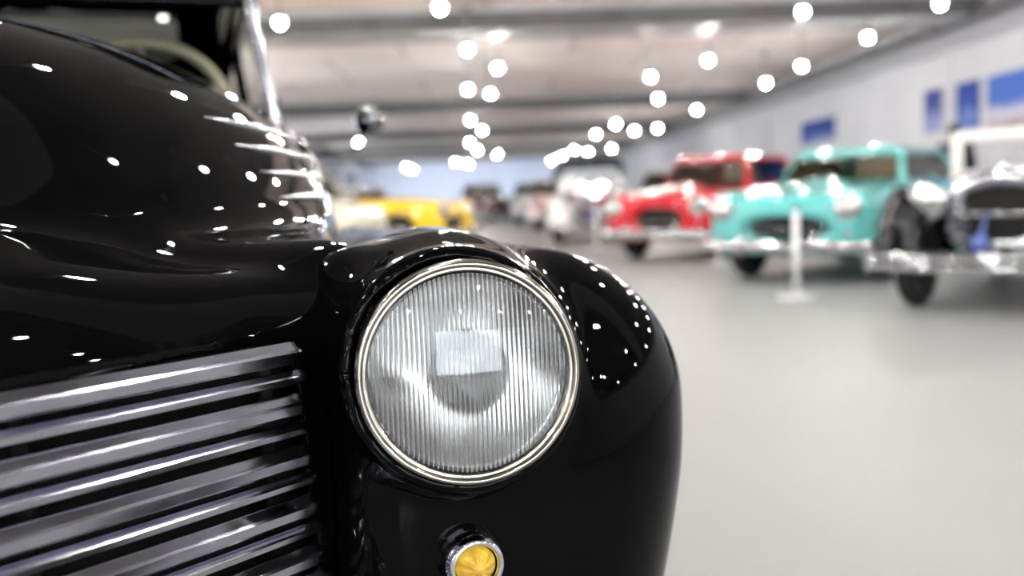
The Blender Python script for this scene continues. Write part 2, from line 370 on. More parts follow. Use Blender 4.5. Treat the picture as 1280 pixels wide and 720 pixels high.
# ---------------------------------------------------------------- posters on the right wall
def poster_mat(name, sky, low, acc, seed):
    m = mat(name, sky, 0.35); nt = m.node_tree; b = nt.nodes['Principled BSDF']; b.inputs['Roughness'].default_value = 0.8; b.inputs['IOR'].default_value = 1.2
    tc = nt.nodes.new('ShaderNodeTexCoord'); n = nt.nodes.new('ShaderNodeTexNoise'); n.noise_dimensions = '4D'
    n.inputs['W'].default_value = seed; n.inputs['Scale'].default_value = 2.2; n.inputs['Detail'].default_value = 2
    sp = nt.nodes.new('ShaderNodeSeparateXYZ'); nt.links.new(tc.outputs['Generated'], sp.inputs[0]); nt.links.new(tc.outputs['Generated'], n.inputs['Vector'])
    ad = nt.nodes.new('ShaderNodeMath'); ad.operation = 'MULTIPLY_ADD'; ad.inputs[1].default_value = 0.9; nt.links.new(n.outputs['Fac'], ad.inputs[0]); nt.links.new(sp.outputs['Z'], ad.inputs[2])
    rp = nt.nodes.new('ShaderNodeValToRGB'); e = rp.color_ramp.elements
    e[0].position = 0.45; e[0].color = (*low, 1); e[1].position = 1.15; e[1].color = (*sky, 1)
    q = e.new(0.72); q.color = (*acc, 1)
    nt.links.new(ad.outputs[0], rp.inputs[0]); nt.links.new(rp.outputs[0], b.inputs['Base Color'])
    return m
navy = (0.03, 0.06, 0.26); pale = (0.3, 0.33, 0.5)
for (y0, y1, z0, z1, a, b_, c_, lab) in (
    (23.7, 26.3, 2.02, 2.62, navy, pale, (0.08, 0.12, 0.36), 'small wide blue poster on the white wall above the red car'),
    (18.05, 18.8, 1.85, 2.66, (0.05, 0.07, 0.24), pale, (0.25, 0.27, 0.5), 'narrow upright blue poster, leftmost of the three near ones on the white wall'),
    (16.65, 17.5, 1.84, 2.66, navy, (0.06, 0.1, 0.34), (0.14, 0.2, 0.46), 'darker blue square poster between the narrow poster and the large one'),
    (13.4, 16.4, 1.78, 2.66, (0.07, 0.14, 0.45), (0.32, 0.22, 0.2), (0.5, 0.5, 0.58), 'large blue poster with pale and brown shapes at the right edge of the picture')):
    p = empty('wall_poster', (XR - 0.02, (y0 + y1) / 2, z0), 0, lab, 'poster', 'posters on the right wall')
    hw = (y1 - y0) / 2
    q = MB(); q.box((-0.012, -hw, 0), (0.0, hw, z1 - z0)); q.build('print', poster_mat('poster_print', a, b_, c_, y0), p, smooth=False)
    q = MB()
    for (A, B) in (((-0.02, -hw - .015, -.015), (0.015, hw + .015, 0)), ((-0.02, -hw - .015, z1 - z0), (0.015, hw + .015, z1 - z0 + .015)),
                   ((-0.02, -hw - .015, 0), (0.015, -hw, z1 - z0)), ((-0.02, hw, 0), (0.015, hw + .015, z1 - z0))): q.box(A, B)
    q.build('frame', M['duct'], p, smooth=False)

# ---------------------------------------------------------------- spotlights
ORD = ['nearest', 'second', 'third', 'fourth', 'fifth', 'sixth', 'seventh', 'eighth', 'ninth', 'tenth', 'eleventh', 'twelfth', 'thirteenth', 'fourteenth']
lamp0 = [None]
def spotlight(x, y, z, label, group):
    if lamp0[0] is None:
        r = empty('spotlight', (x, y, z))
        s = MB(); s.lathe([(0.001, 0.17), (0.05, 0.165), (0.062, 0.13), (0.066, 0.062), (0.062, 0.06), (0.056, 0.11), (0.001, 0.13)], 20); s.build('housing', M['lamp_case'], r)
        s = MB(); s.tube([(0, 0, 0.165), (0, 0, 0.62)], 0.012, 8); s.lathe([(0.001, 0.70), (0.05, 0.70), (0.05, 0.62), (0.001, 0.62)], 16); s.build('stem', M['lamp_case'], r)
        s = MB(); s.sphere((0, 0, 0.03), 0.05, 14, 8); s.build('bulb', M['bulb'], r)
        lamp0[0] = r; o = r
    else:
        o = lamp0[0].copy(); COL.objects.link(o)
        for ch in lamp0[0].children:
            c = ch.copy(); COL.objects.link(c); c.parent = o
    o.location = (x, y, z); o['label'] = label; o['category'] = 'spotlight'; o['group'] = group
rows = [
 ('over the central aisle', [(-0.55, 11.8), (-0.31, 15.1), (0.17, 17.35), (-0.44, 20.6), (0.03, 21.6), (-0.58, 28.7), (-0.27, 33.3), (-0.88, 40.2), (-0.66, 47.3), (0.34, 52.5), (-1.6, 66.0), (-2.28, 62.2)]),
 ('in the row left of the far right row', [(4.15, 12.8), (3.91, 17.3), (3.23, 19.4), (4.17, 24.0), (4.2, 32.4), (4.1, 37.7), (4.3, 50), (4.16, 56.6), (4.0, 63.9)]),
 ('in the row nearest the right wall', [(5.85, 12.55), (5.95, 15.2), (5.97, 18.5), (6.08, 21.3), (5.91, 27.7), (6.1, 35.3), (5.36, 36.05), (6.3, 50.6), (5.35, 53.4)]),
 ('in the row over the left-hand cars', [(-5.13, 37.7), (-6.0, 68.2), (-6.0, 73.3)]),
]
for lab, pts in rows:
    for k, (x, y) in enumerate(sorted(pts, key=lambda p: p[1])):
        spotlight(x, y, 3.17, '%s lit white ceiling spotlight %s' % (ORD[k], lab), 'ceiling spotlights')
RN = ['leftmost', 'second', 'third', 'fourth', 'fifth', 'sixth', 'seventh', 'eighth']
for i, x in enumerate((-9.2, -7.2, -5.1, -2.6, -0.4, 2.0, 4.1, 6.0)):  # unseen lamps added for light and reflected dots on the black paint
    for k, y in enumerate((10.4, 8.1, 5.8, 3.4, 0.9, -1.7, -4.4, -7.2)):
        spotlight(x, y, 3.17, '%s lit spotlight out of frame in the %s lamp row, counted towards the entrance' % (ORD[k], RN[i]), 'spotlights mirrored in the near black car')
for i, x in enumerate((-8.0, -5.1, -2.6)):  # lamps added over the hidden left side for more reflected dots
    for k, y in enumerate((12.4, 15.6, 18.9, 22.5) if x != -2.6 else (12.4,)):
        spotlight(x, y, 3.17, '%s lit spotlight behind the near black car in the %s lamp row' % (ORD[k], ('far left', 'left', 'inner left')[i]), 'spotlights mirrored in the near black car')

# ================================================================== THE BLACK CAR IN FRONT
CAR = empty('black_vintage_car', (-0.601, 0.665, 0), math.radians(17), 'large glossy black vintage car filling the left foreground, round headlight and chrome bar grille', 'car')
ZH = 0.776; XH = 0.60; YAWH = math.radians(-8)
Y0 = -0.12
Y0H = 0.015
def hood(x, y, z):
    t = np.maximum(y - Y0H, 1e-3)
    u = np.clip((1.5 - t) / 1.5, 0, 1); w = 0.685 * np.sqrt(np.maximum(1 - u * u, 1e-4)); h = 0.508 * np.maximum(1 - u ** 4, 1e-4) ** 0.25; zb = 0.70
    zz = np.maximum(z - zb, 0); n = 2.4 + 0.4 * sstep((t - 0.3) / 0.8)
    r = ((np.abs(x) / w) ** n + (zz / h) ** n) ** (1 / n)
    d = (r - 1) * np.minimum(w, h) * 0.9
    d = smax(d, -(y - Y0H), 0.05)
    d = smin(d, ell(x, y, z, (0, 0.23, 0.73), (0.37, 0.375, 0.265)), 0.035)
    return np.maximum(d, y - 1.42)
def grille_body(x, y, z):
    t = np.maximum(y - Y0 + 0.0, 1e-4)
    d = (-0.243 + 0.70 * np.sqrt(x * x + 0.0144) - y) * 0.84
    d = smax(d, z - 0.868, 0.10); d = np.maximum(d, y - 1.3)
    d = smax(d, np.abs(x) - 0.53, 0.03)
    return d
def catwalk(x, y, z):
    return bx(np.abs(x), y, z, (-0.3, 0.19, 0.25), (0.56, 1.5, 0.886), 0.06)
def front_body(x, y, z):
    d = smin(hood(x, y, z), grille_body(x, y, z), 0.07)
    d = smin(d, catwalk(x, y, z), 0.05)
    d = np.maximum(d, 0.22 - z)
    # engine bay behind the grille bars stays open: shallow slot
    gy = y - (-0.243 + 0.70 * np.sqrt(x * x + 0.0144))
    slot = smax(smax(gy - 0.06, np.abs(x) - 0.452 - 0.06 * np.maximum(0.8 - z, 0), 0.01), np.abs(z - 0.56) - 0.238, 0.02)
    return smax(d, -slot, 0.008)
def fender(x, y, z):
    x = x + 1.0 * np.maximum(0.72 - z, 0) ** 2 / (1 + 2.5 * np.maximum(0.72 - z, 0)) * sstep((x - 0.6) / 0.2)
    y = y - 0.30 * np.maximum(z - 0.62, 0) ** 1.4
    r = 0.065 + 0.095 * sstep((x - 0.55) / 0.2)
    r = np.minimum(r, 0.16)
    d = rbox(x, y, z, (0.6955, 0.8, 0.375), (0.2075, 0.755, 0.495), r)
    # pod
    ca, sa = math.cos(YAWH), math.sin(YAWH)
    px = x - XH; py = y
    lx = px * ca + py * sa; ly = -px * sa + py * ca
    rad = np.sqrt(lx ** 2 + (z - ZH) ** 2)
    rr = 0.1105 + 0.012 * sstep(ly / 0.10) - 0.09 * sstep((ly - 0.22) / 0.7)
    pod = smax(rad - rr, -(ly + 0.012), 0.012); pod = np.maximum(pod, ly - 0.9)
    d = smin(d, caps(x, y, z, (0.527, 0.135, 0.838), (0.527, 0.6, 0.835), 0.044, 0.03), 0.020)
    d = smin(d, pod, 0.030)
    cut = np.maximum(rad - 0.0985, ly - 0.12)
    d = smax(d, -cut, 0.004)
    # wheel opening
    wh = np.maximum(np.sqrt((y - 0.78) ** 2 + (z - 0.34) ** 2) - 0.38, x - 2.0)
    wh = np.maximum(wh, 0.45 - x)
    return np.maximum(smax(d, -wh, 0.02), 0.16 - z)

V, Q = nets(front_body, (-0.72, -0.22, 0.2), (0.72, 1.48, 1.28), 0.0105)
body_front = link_mesh('hood', V, Q, M['black_paint'], CAR)
V, Q = nets(fender, (0.46, -0.04, 0.14), (0.98, 1.6, 0.92), 0.006)
for s in (1, -1):
    v = V.copy(); q = Q
    if s < 0: v[:, 0] *= -1; q = Q[:, ::-1]
    link_mesh('front_fender', v, q, M['black_paint'], CAR)

# grille bars
def plan(x): return -0.243 + 0.70 * math.sqrt(x * x + 0.0144)
GR = empty('grille', (0, 0, 0), 0, parent=CAR)
b = MB()
pts = [(x, plan(x) + 0.055, 0) for x in np.linspace(-0.5, 0.5, 41)]
v = []; f = []
for p in pts: v += [(p[0], p[1], 0.31), (p[0], p[1], 0.80)]
for i in range(40): f.append((2 * i, 2 * i + 2, 2 * i + 3, 2 * i + 1))
b.add(v, f); b.build('grille_recess', M['dark'], GR)
zs = []
z = 0.796
while z > 0.33:
    zs.append((z, 1)); zs.append((z - 0.0228, 0)); z -= 0.0480
for i, (z, big) in enumerate(zs):
    xe = 0.452 + 0.06 * (0.79 - z) + (0.004 if not big else 0)
    n = 61; th = np.linspace(-1, 1, n); P = []; rad = []
    for t in th:
        x = xe * math.sin(t * PI / 2) if False else xe * t
        P.append((x, plan(x) - 0.004, z)); rad.append(1.0)
    hb = 0.0100 if big else 0.0060; dp = 0.0105 if big else 0.0075
    prof = [(dp * 0.6, -hb), (-dp * 0.55, -hb), (-dp * 0.8, -hb * 0.75), (-dp, hb * 0.1), (-dp * 0.85, hb * 0.35), (-dp * 0.2, hb), (dp * 0.6, hb)]
    prof = [(-a, c) for a, c in prof]
    rad = [max(0.25, min(1.0, math.sqrt(max(0, 1 - max(0, (abs(p[0]) - (xe - 0.012)) / 0.0125) ** 2)))) for p in P]
    # extra rings at the ends for rounded tips
    ex = []; er = []
    for q in (0.0, 0.3, 0.6, 0.85, 1.0):
        ex.append(q); er.append(math.sqrt(max(0.03, 1 - q * q)))
    xx = [-(xe + 0.010 * q) for q in ex[::-1]] + [xe * t for t in np.linspace(-1, 1, n)][1:-1] + [xe + 0.010 * q for q in ex]
    rr = er[::-1] + [1.0] * (n - 2) + er
    P = [(x, plan(x) - 0.016, z) for x in xx]
    mb = MB(); mb.tube(P, rr, prof=prof)
    o = mb.build('grille_bar', M['bar_metal'], GR, smooth=False)
for x in (-0.43, -0.245, -0.06, 0.06, 0.245, 0.43):
    mb = MB(); mb.box((x - 0.006, plan(x) + 0.016, 0.32), (x + 0.006, plan(x) + 0.034, 0.79), 0.003); mb.build('grille_bracket', M['dark'], GR)

# chrome trim tongue at the top right end of the grille
for s in (1, -1):
    mb = MB(); mb.tube([(s * 0.462, 0.190, 0.800), (s * 0.475, 0.187, 0.802), (s * 0.487, 0.183, 0.806)], [0.002, 0.005, 0.006], 8); mb.build('trim_tongue', M['chrome'], CAR)

# headlights
def headlight(s):
    hl = empty('headlight', (s * XH, 0, ZH), s * YAWH, parent=CAR)
    hl.rotation_euler = (math.radians(-3.5), 0, s * YAWH)
    T = Matrix.Rotation(PI / 2, 4, 'X')       # lathe +Z -> -Y (forward)
    b = MB(); b.lathe([(0.0985, -0.02), (0.1005, -0.004), (0.1000, 0.005), (0.0975, 0.010), (0.0950, 0.0105), (0.0935, 0.008), (0.0930, 0.0055), (0.0918, 0.0065), (0.0905, 0.0062), (0.0892, 0.004), (0.0885, -0.002), (0.0885, -0.02)], 128, T, closed=True)
    b.build('bezel', M['nickel'], hl)
    # fluted lens: outer skin smooth and domed, inner skin fluted
    R = 0.0888; nx = 420; nz = 28; v = []; f = []
    def dome(r2): return 0.004 + 0.010 * (1 - r2 / R ** 2)
    def flute(x, z):
        p = 0.0042
        ph = (x / p) % 1.0
        return 0.0005 * (1 - (2 * ph - 1) ** 2)
    for side in (0, 1):
        for i in range(nx + 1):
            x = -R + 2 * R * i / nx; sz = math.sqrt(max(R * R - x * x, 1e-8))
            for j in range(nz + 1):
                zz = -sz + 2 * sz * j / nz; r2 = x * x + zz * zz
                e = min(1, max(0, (R - math.sqrt(r2)) / 0.004))
                y = -dome(r2) if side == 0 else -dome(r2) + 0.0045 - flute(x, zz) * e * (-1)
                v.append((x, y, zz))
    W = nz + 1; off = (nx + 1) * W
    for i in range(nx):
        for j in range(nz):
            a = i * W + j
            f.append((a, a + W, a + W + 1, a + 1)); f.append((off + a, off + a + 1, off + a + W + 1, off + a + W))
    for i in range(nx):
        a = i * W; f.append((a, off + a, off + a + W, a + W)); a = i * W + nz; f.append((a, a + W, off + a + W, off + a))
    link_mesh('lens', v, f, M['lens'], hl)
    prof = [(0.0885, -0.004)]
    for k in range(24):
        r = 0.088 * (1 - k / 24.0); prof.append((r, -0.078 + 0.070 * (r / 0.088) ** 2))
    prof.append((0.013, -0.078)); prof.append((0.002, -0.0785))
    b = MB(); b.lathe(prof, 96, T); b.build('reflector', M['mirror'], hl)
    b = MB(); b.lathe([(0.001, -0.026), (0.0055, -0.027), (0.0075, -0.030), (0.0075, -0.036), (0.0066, -0.036), (0.006, -0.031), (0.001, -0.029)], 24, T)
    b.tube([(0, 0.034, 0.010), (0, 0.05, 0.012), (0, 0.078, 0.012)], 0.0012, 6); b.tube([(0, 0.034, -0.010), (0, 0.05, -0.012), (0, 0.078, -0.012)], 0.0012, 6)
    b.build('bulb_shield', M['frosted'], hl)
    b = MB(); b.lathe([(0.009, -0.078), (0.009, -0.07), (0.0045, -0.067), (0.006, -0.056), (0.0045, -0.046), (0.001, -0.044)], 20, T); b.build('bulb', M['frosted'], hl)
for s in (1, -1): headlight(s)

# small amber lamps under the headlights
for s in (1, -1):
    al = empty('marker_lamp', (s * 0.606, 0.036, 0.589), 0, parent=CAR)
    T = Matrix.Rotation(PI / 2, 4, 'X') @ Matrix.Scale(1.07, 4)
    b = MB(); prof = [(0.0285, -0.01), (0.0285, 0.004), (0.0275, 0.011), (0.0245, 0.016), (0.0215, 0.0185), (0.0195, 0.017), (0.0192, -0.01)]
    b.lathe(prof, 48, T, closed=True); b.build('marker_bezel', M['chrome'], al)
    b = MB(); n = 64; v = []; f = []
    rs = [0, 0.004, 0.008, 0.012, 0.016, 0.0192]
    for k in range(n):
        a = 2 * PI * k / n
        for r in rs:
            v.append((r * math.cos(a) * 1.0, -(0.012 + 0.014 * (1 - (r / 0.0192) ** 2) + (0.0012 * math.sin(10 * a) * (r / 0.0192) if 0 < r < 0.0192 else 0)), r * math.sin(a)))
    for k in range(n):
        k2 = (k + 1) % n
        for i in range(5): f.append((k * 6 + i, k * 6 + i + 1, k2 * 6 + i + 1, k2 * 6 + i))
    link_mesh('marker_lens', v, f, M['amber'], al)

# chrome strips (louvres) on the hood sides
def hood_x(y, z):
    lo, hi = 0.05, 0.75
    for _ in range(40):
        mid = (lo + hi) / 2
        if float(hood(np.array([mid]), np.array([y]), np.array([z]))[0]) < 0: lo = mid
        else: hi = mid
    return lo
for s in (1, -1):
    for k, z in enumerate((1.045, 1.010, 0.975, 0.940)):
        ys = np.linspace(0.50 + 0.02 * k, 1.30, 24)
        P = [(s * (hood_x(y, z) + 0.001), y, z) for y in ys]
        mb = MB(); mb.tube(P, [0.0055 * min(1, 0.2 + i / 4, 0.2 + (23 - i) / 4) for i in range(24)], 10); mb.build('hood_strip', M['satin'], CAR)

# cabin: hollow shell with window openings
def cabin(x, y, z):
    ax_ = np.abs(x)
    xw = 0.655 + 0.08 * sstep((y - 1.3) / 0.9)
    low = rbox(x * 0.7 / xw, y, z, (0, 2.85, 0.68), (0.70, 1.53, 0.42), 0.12)
    tz = z - 1.1
    top = bx(ax_ + 0.12 * tz, y - 0.30 * tz * (y < 2.4) + 0.25 * tz * (y > 3.2), z, (-0.3, 1.335, 0.9), (0.578, 3.75, 1.56), 0.05)
    d = smin(low, top, 0.03)
    cav = bx(ax_ + 0.12 * tz, y, z, (-0.4, 1.43, 0.45), (0.552, 3.62, 1.47), 0.05)
    d = smax(d, -cav, 0.01)
    ws = bx(ax_, y, z, (-0.4, 1.0, 1.13), (0.553, 1.75, 1.362), 0.02)
    d = smax(d, -ws, 0.006)
    for (a, b_) in ((1.62, 2.35), (2.47, 3.2)):
        d = smax(d, -bx(ax_, y, z, (0.3, a, 1.14), (0.9, b_, 1.41), 0.05), 0.006)
    d = smax(d, -bx(ax_, y, z, (-0.3, 3.3, 1.18), (0.35, 4.2, 1.38), 0.05), 0.006)
    for wy in (3.45,):
        wh = np.maximum(np.sqrt((y - wy) ** 2 + (z - 0.34) ** 2) - 0.38, 0.5 - ax_); d = smax(d, -wh, 0.02)
    return d
V, Q = nets(cabin, (-0.8, 1.24, 0.2), (0.8, 4.45, 1.62), 0.0185)
link_mesh('cabin_body', V, Q, M['black_paint'], CAR)
V, Q = nets(lambda x, y, z: np.maximum(smin(caps(x, y, z, (0.72, 2.9, 0.42), (0.72, 3.5, 0.55), 0.16, 0.2), caps(x, y, z, (0.72, 3.5, 0.55), (0.72, 4.1, 0.4), 0.2, 0.14), 0.05), -np.maximum(np.sqrt((y - 3.45) ** 2 + (z - 0.34) ** 2) - 0.37, 0.5 - x)), (0.5, 2.6, 0.1), (1.0, 4.4, 0.8), 0.03)
for s in (1, -1):
    v = V.copy(); v[:, 0] *= s; link_mesh('rear_fender', v, Q if s > 0 else Q[:, ::-1], M['black_paint'], CAR)
# windscreen with bright inner frame
def wsy(z): return 1.335 + 0.30 * (z - 1.1)
fr = []
hw, z0, z1, rc = 0.556, 1.05, 1.402, 0.02
for (cx_, cz_, a0) in ((hw - rc, z0 + rc, -PI / 2), (hw - rc, z1 - rc, 0), (-hw + rc, z1 - rc, PI / 2), (-hw + rc, z0 + rc, PI)):
    for k in range(6):
        a = a0 + k / 5 * PI / 2; x = cx_ + rc * math.cos(a); z = cz_ + rc * math.sin(a); fr.append((x - 0.12 * (z - z0) * (1 if x > 0 else -1), wsy(z) + 0.012, z))
ws = empty('windscreen', (0, 0, 0), 0, parent=CAR)
mb = MB(); mb.tube(fr, 0.014, 10, closed=True, up=(0, 1, 0)); mb.build('windscreen_frame', M['satin'], ws)
mb = MB(); mb.add([(-hw, wsy(z0) + .012, z0), (hw, wsy(z0) + .012, z0), (hw - .04, wsy(z1) + .012, z1), (-hw + .04, wsy(z1) + .012, z1),
                   (-hw, wsy(z0) + .017, z0), (hw, wsy(z0) + .017, z0), (hw - .04, wsy(z1) + .017, z1), (-hw + .04, wsy(z1) + .017, z1)],
                  [(0, 1, 2, 3), (7, 6, 5, 4), (0, 4, 5, 1), (1, 5, 6, 2), (2, 6, 7, 3), (3, 7, 4, 0)]); mb.build('windscreen_glass', M['glass_dark'], ws, smooth=False)
# interior
mb = MB(); mb.box((-0.50, 1.46, 0.80), (0.50, 1.60, 1.08), 0.04); mb.build('dashboard', M['dark'], CAR)
for (y, zt) in ((2.35, 1.12), (3.2, 1.1)):
    mb = MB(); mb.box((-0.50, y - 0.5, 0.5), (0.50, y, 0.68), 0.05); mb.box((-0.50, y - 0.08, 0.6), (0.50, y + 0.12, zt), 0.05); mb.build('bench_seat', M['brown_cloth'], CAR)
mb = MB(); mb.box((-0.52, 3.5, 0.5), (0.52, 3.56, 1.15), 0.02); mb.build('parcel_panel', M['dark'], CAR)
sw = empty('steering_wheel', (0.27, 1.80, 1.18), 0, parent=CAR); sw.rotation_euler = (math.radians(62), 0, 0)
mb = MB(); mb.tube([(0.205 * math.cos(2 * PI * k / 48), 0.205 * math.sin(2 * PI * k / 48), 0) for k in range(48)], 0.0145, 10, closed=True); mb.build('wheel_rim', M['cream_plastic'], sw)
mb = MB()
for a in (0, 2 * PI / 3, 4 * PI / 3): mb.tube([(0.02 * math.cos(a + PI / 2), 0.02 * math.sin(a + PI / 2), 0.03), (0.2 * math.cos(a + PI / 2), 0.2 * math.sin(a + PI / 2), 0)], 0.007, 8)
mb.build('wheel_spokes', M['cream_plastic'], sw)
mb = MB(); mb.sphere((0, 0, 0.03), 0.035, 16, 8, (1, 1, 0.4)); mb.tube([(0, 0, 0.03), (0, 0.0, -0.30)], 0.02, 10); mb.build('steering_column', M['dark'], sw)
# wing mirrors
for s in (1, -1):
    wmr = empty('wing_mirror', (s * 0.84, 1.81, 1.144), 0, parent=CAR)
    mb = MB(); T = Matrix.Rotation(PI / 2, 4, 'X')
    mb.lathe([(0.001, 0.034), (0.018, 0.032), (0.031, 0.022), (0.039, 0.004), (0.041, -0.012), (0.038, -0.018)], 32, T); mb.build('mirror_shell', M['mirror_shell'], wmr)
    mb = MB(); mb.lathe([(0.0415, -0.008), (0.043, -0.014), (0.0415, -0.02), (0.036, -0.019)], 32, T, closed=True); mb.build('mirror_rim', M['chrome'], wmr)
    mb = MB(); mb.lathe([(0.038, -0.017), (0.001, -0.0165)], 32, T); mb.build('mirror_glass', M['mirror'], wmr)
    mb = MB(); mb.tube([(0, 0.0, -0.036), (-s * 0.03, 0.02, -0.07), (-s * 0.13, 0.03, -0.085)], 0.005, 8); mb.build('mirror_arm', M['chrome'], wmr)

def wheel(parent, x, y, r, s, wmat=None, cap=None, width=0.17, white=False):
    w_ = empty('wheel', (x, y, r), 0, parent=parent)
    T = toX(s=s)
    h = width / 2; t = MB()
    t.lathe([(r * 0.6, -h * 0.8), (r * 0.78, -h), (r * 0.94, -h * 0.9), (r, -h * 0.45), (r, h * 0.45), (r * 0.94, h * 0.9), (r * 0.78, h), (r * 0.6, h * 0.8)], 40, T, closed=True)
    t.build('tyre', M['rubber'], w_)
    c = MB(); c.lathe([(r * 0.62, -h * 0.7), (r * 0.62, h * 0.55), (r * 0.55, h * 0.5), (r * 0.4, h * 0.35), (r * 0.36, h * 0.6), (r * 0.2, h * 0.85), (0.001, h * 0.9)], 32, T)
    c.build('hubcap', cap or M['chrome'], w_)
    return w_
for s in (1, -1):
    wheel(CAR, s * 0.70, 0.78, 0.335, s); wheel(CAR, s * 0.72, 3.45, 0.335, s)
# front bumper (below the picture) on two brackets
mb = MB(); P = [(0.84 * t, -0.20 + 0.16 * t * t, 0.42) for t in np.linspace(-1, 1, 33)]
mb.tube(P, 1, prof=[(0.012, -0.055), (-0.004, -0.05), (-0.022, -0.02), (-0.026, 0.0), (-0.022, 0.02), (-0.004, 0.05), (0.012, 0.055)][::-1]); bo = mb.build('front_bumper', M['chrome'], CAR)
for s in (1, -1):
    mb = MB(); mb.tube([(s * 0.3, -0.17, 0.42), (s * 0.3, 0.2, 0.40)], 0.02, 8); mb.build('bumper_bracket', M['dark'], CAR)

# ================================================================== BACKGROUND CARS
def sedan(name, label, cat, loc, rz, paint, L=4.4, W=1.76, H=1.48, roof='closed', roof_paint=None, grille='wide', seat=None,
          hood_h=1.0, group=None, seed=0, detail=True, step=0.045, cab0=1.45, cab1=3.35, roof_h=None, whitewall=False):
    """round-shouldered saloon of the 1950s; front at y=0 facing -y"""
    root = empty(name, loc, rz, label, cat, group)
    hw = W / 2; belt = 0.93
    yw1, yw2, wr = 0.80, L - 1.0, 0.33
    tilt_f, tilt_r = 0.55, 0.7
    def body(x, y, z):
        a = np.abs(x)
        low = bx(a, y, z, (-0.6, 0.10, 0.27), (hw - 0.07, L - 0.03, 0.86), 0.16)
        hd = ell(x, y, z, (0, 1.25, 0.62), (hw * 0.60, 1.25, hood_h - 0.60))
        ff = smin(caps(a, y, z, (hw - 0.25, 0.24, 0.70), (hw - 0.24, 1.5, 0.74), 0.185, 0.2), ell(a, y, z, (hw - 0.25, 0.9, 0.55), (0.25, 0.85, 0.36)), 0.06)
        rf = caps(a, y, z, (hw - 0.22, L - 1.7, 0.68), (hw - 0.24, L - 0.28, 0.66), 0.2, 0.17)
        tr = ell(x, y, z, (0, L - 0.95, 0.68), (hw * 0.72, 0.95, 0.34))
        mid = bx(a, y, z, (-0.6, 1.3, 0.3), (hw - 0.1, L - 1.0, belt), 0.1)
        d = low
        for q, k in ((hd, 0.1), (ff, 0.08), (rf, 0.08), (tr, 0.1), (mid, 0.08)): d = smin(d, q, k)
        tz = z - belt
        if roof == 'closed':
            yt = np.where(y < (cab0 + cab1) / 2, y - tilt_f * tz, y + tilt_r * tz)
            top = bx(a + 0.25 * tz, yt, z, (-0.6, cab0, 0.7), (hw - 0.17, cab1 + 0.25, H), 0.15)
            d = smin(d, top, 0.05)
            cav = bx(a + 0.25 * tz, yt, z, (-0.7, cab0 + 0.09, 0.5), (hw - 0.23, cab1 + 0.16, H - 0.06), 0.1); d = smax(d, -cav, 0.01)
            zt = H - 0.10
            d = smax(d, -bx(a + 0.25 * tz, yt, z, (-0.5, cab0 - 0.5, belt + 0.03), (hw - 0.25, cab0 + 0.35, zt), 0.06), 0.01)
            d = smax(d, -bx(a + 0.25 * tz, yt, z, (-0.5, cab1 - 0.1, belt + 0.06), (hw - 0.3, cab1 + 0.7, zt), 0.06), 0.01)
            ym = (cab0 + cab1) / 2 + 0.05
            for (p, q) in ((cab0 + 0.13, ym - 0.04), (ym + 0.04, cab1 + 0.02)):
                d = smax(d, -bx(a, yt, z, (hw - 0.5, p, belt + 0.03), (hw + 0.3, q, zt), 0.05), 0.01)
        else:
            d = smax(d, -bx(a, y, z, (-0.7, cab0 + 0.1, 0.45), (hw - 0.2, cab1, 1.6), 0.1), 0.02)
        for yw in (yw1, yw2):
            d = smax(d, -np.maximum(np.sqrt((y - yw) ** 2 + (z - wr) ** 2) - wr - 0.05, hw - 0.36 - a), 0.02)
        gz = 0.53
        if grille == 'wide': g = ell(x, y, z, (0, 0.05, gz), (0.50, 0.22, 0.125))
        elif grille == 'oval': g = ell(x, y, z, (0, 0.05, gz + 0.02), (0.40, 0.25, 0.17))
        else: g = bx(x, y, z, (-0.22, -0.1, 0.4), (0.22, 0.2, 0.85), 0.06)
        return smax(d, -g, 0.02)
    V, Q = nets(body, (-hw - 0.12, -0.12, 0.14), (hw + 0.12, L + 0.15, H + 0.1), step, 3)
    link_mesh('body', V, Q, paint, root)
    # grille recess and bars
    mb = MB(); mb.box((-0.52, 0.17, 0.38), (0.52, 0.22, 0.88 if grille == 'tall' else 0.68), 0.02); mb.build('grille_recess', M['dark'], root)
    gw = {'wide': 0.47, 'oval': 0.37, 'tall': 0.2}[grille]
    for k in range(1 if grille != 'tall' else 5):
        z = (0.53 if grille != 'tall' else 0.46) + k * 0.07
        w_ = gw * math.sqrt(max(0.2, 1 - ((z - 0.53) / 0.17) ** 2)) if grille != 'tall' else gw
        mb = MB(); mb.tube([(w_ * t, 0.075 + 0.06 * t * t, z) for t in np.linspace(-1, 1, 9)], 0.011, 6); mb.build('grille_bar', M['chrome'], root)
    mb = MB(); rim = []
    for k in range(32):
        a = 2 * PI * k / 32
        rx, rzz, cz = {'wide': (0.50, 0.125, 0.53), 'oval': (0.40, 0.17, 0.55), 'tall': (0.22, 0.23, 0.62)}[grille]
        rim.append((rx * math.cos(a), 0.085 + 0.07 * abs(math.cos(a)), cz + rzz * math.sin(a)))
    mb.tube(rim, 0.016, 6, closed=True, up=(0, 1, 0)); mb.build('grille_surround', M['chrome'], root)
    # bumpers with overriders
    for (yy, s, nm) in ((-0.05, 1, 'front_bumper'), (L + 0.08, -1, 'rear_bumper')):
        mb = MB(); P = [((hw + 0.0) * t, yy + s * 0.22 * abs(t) ** 3, 0.37) for t in np.linspace(-1, 1, 25)]
        mb.tube(P, [0.058 * (1 if abs(i - 12) < 12 else 0.6) for i in range(25)], 10)
        for sx in (-0.36, 0.36):
            mb.sphere((sx, yy - s * 0.03, 0.39), 0.06, 12, 8, (0.7, 0.9, 1.9))
            mb.tube([(sx, yy, 0.38), (sx, yy + s * 0.3, 0.36)], 0.025, 6)
        mb.build(nm, M['chrome'], root)
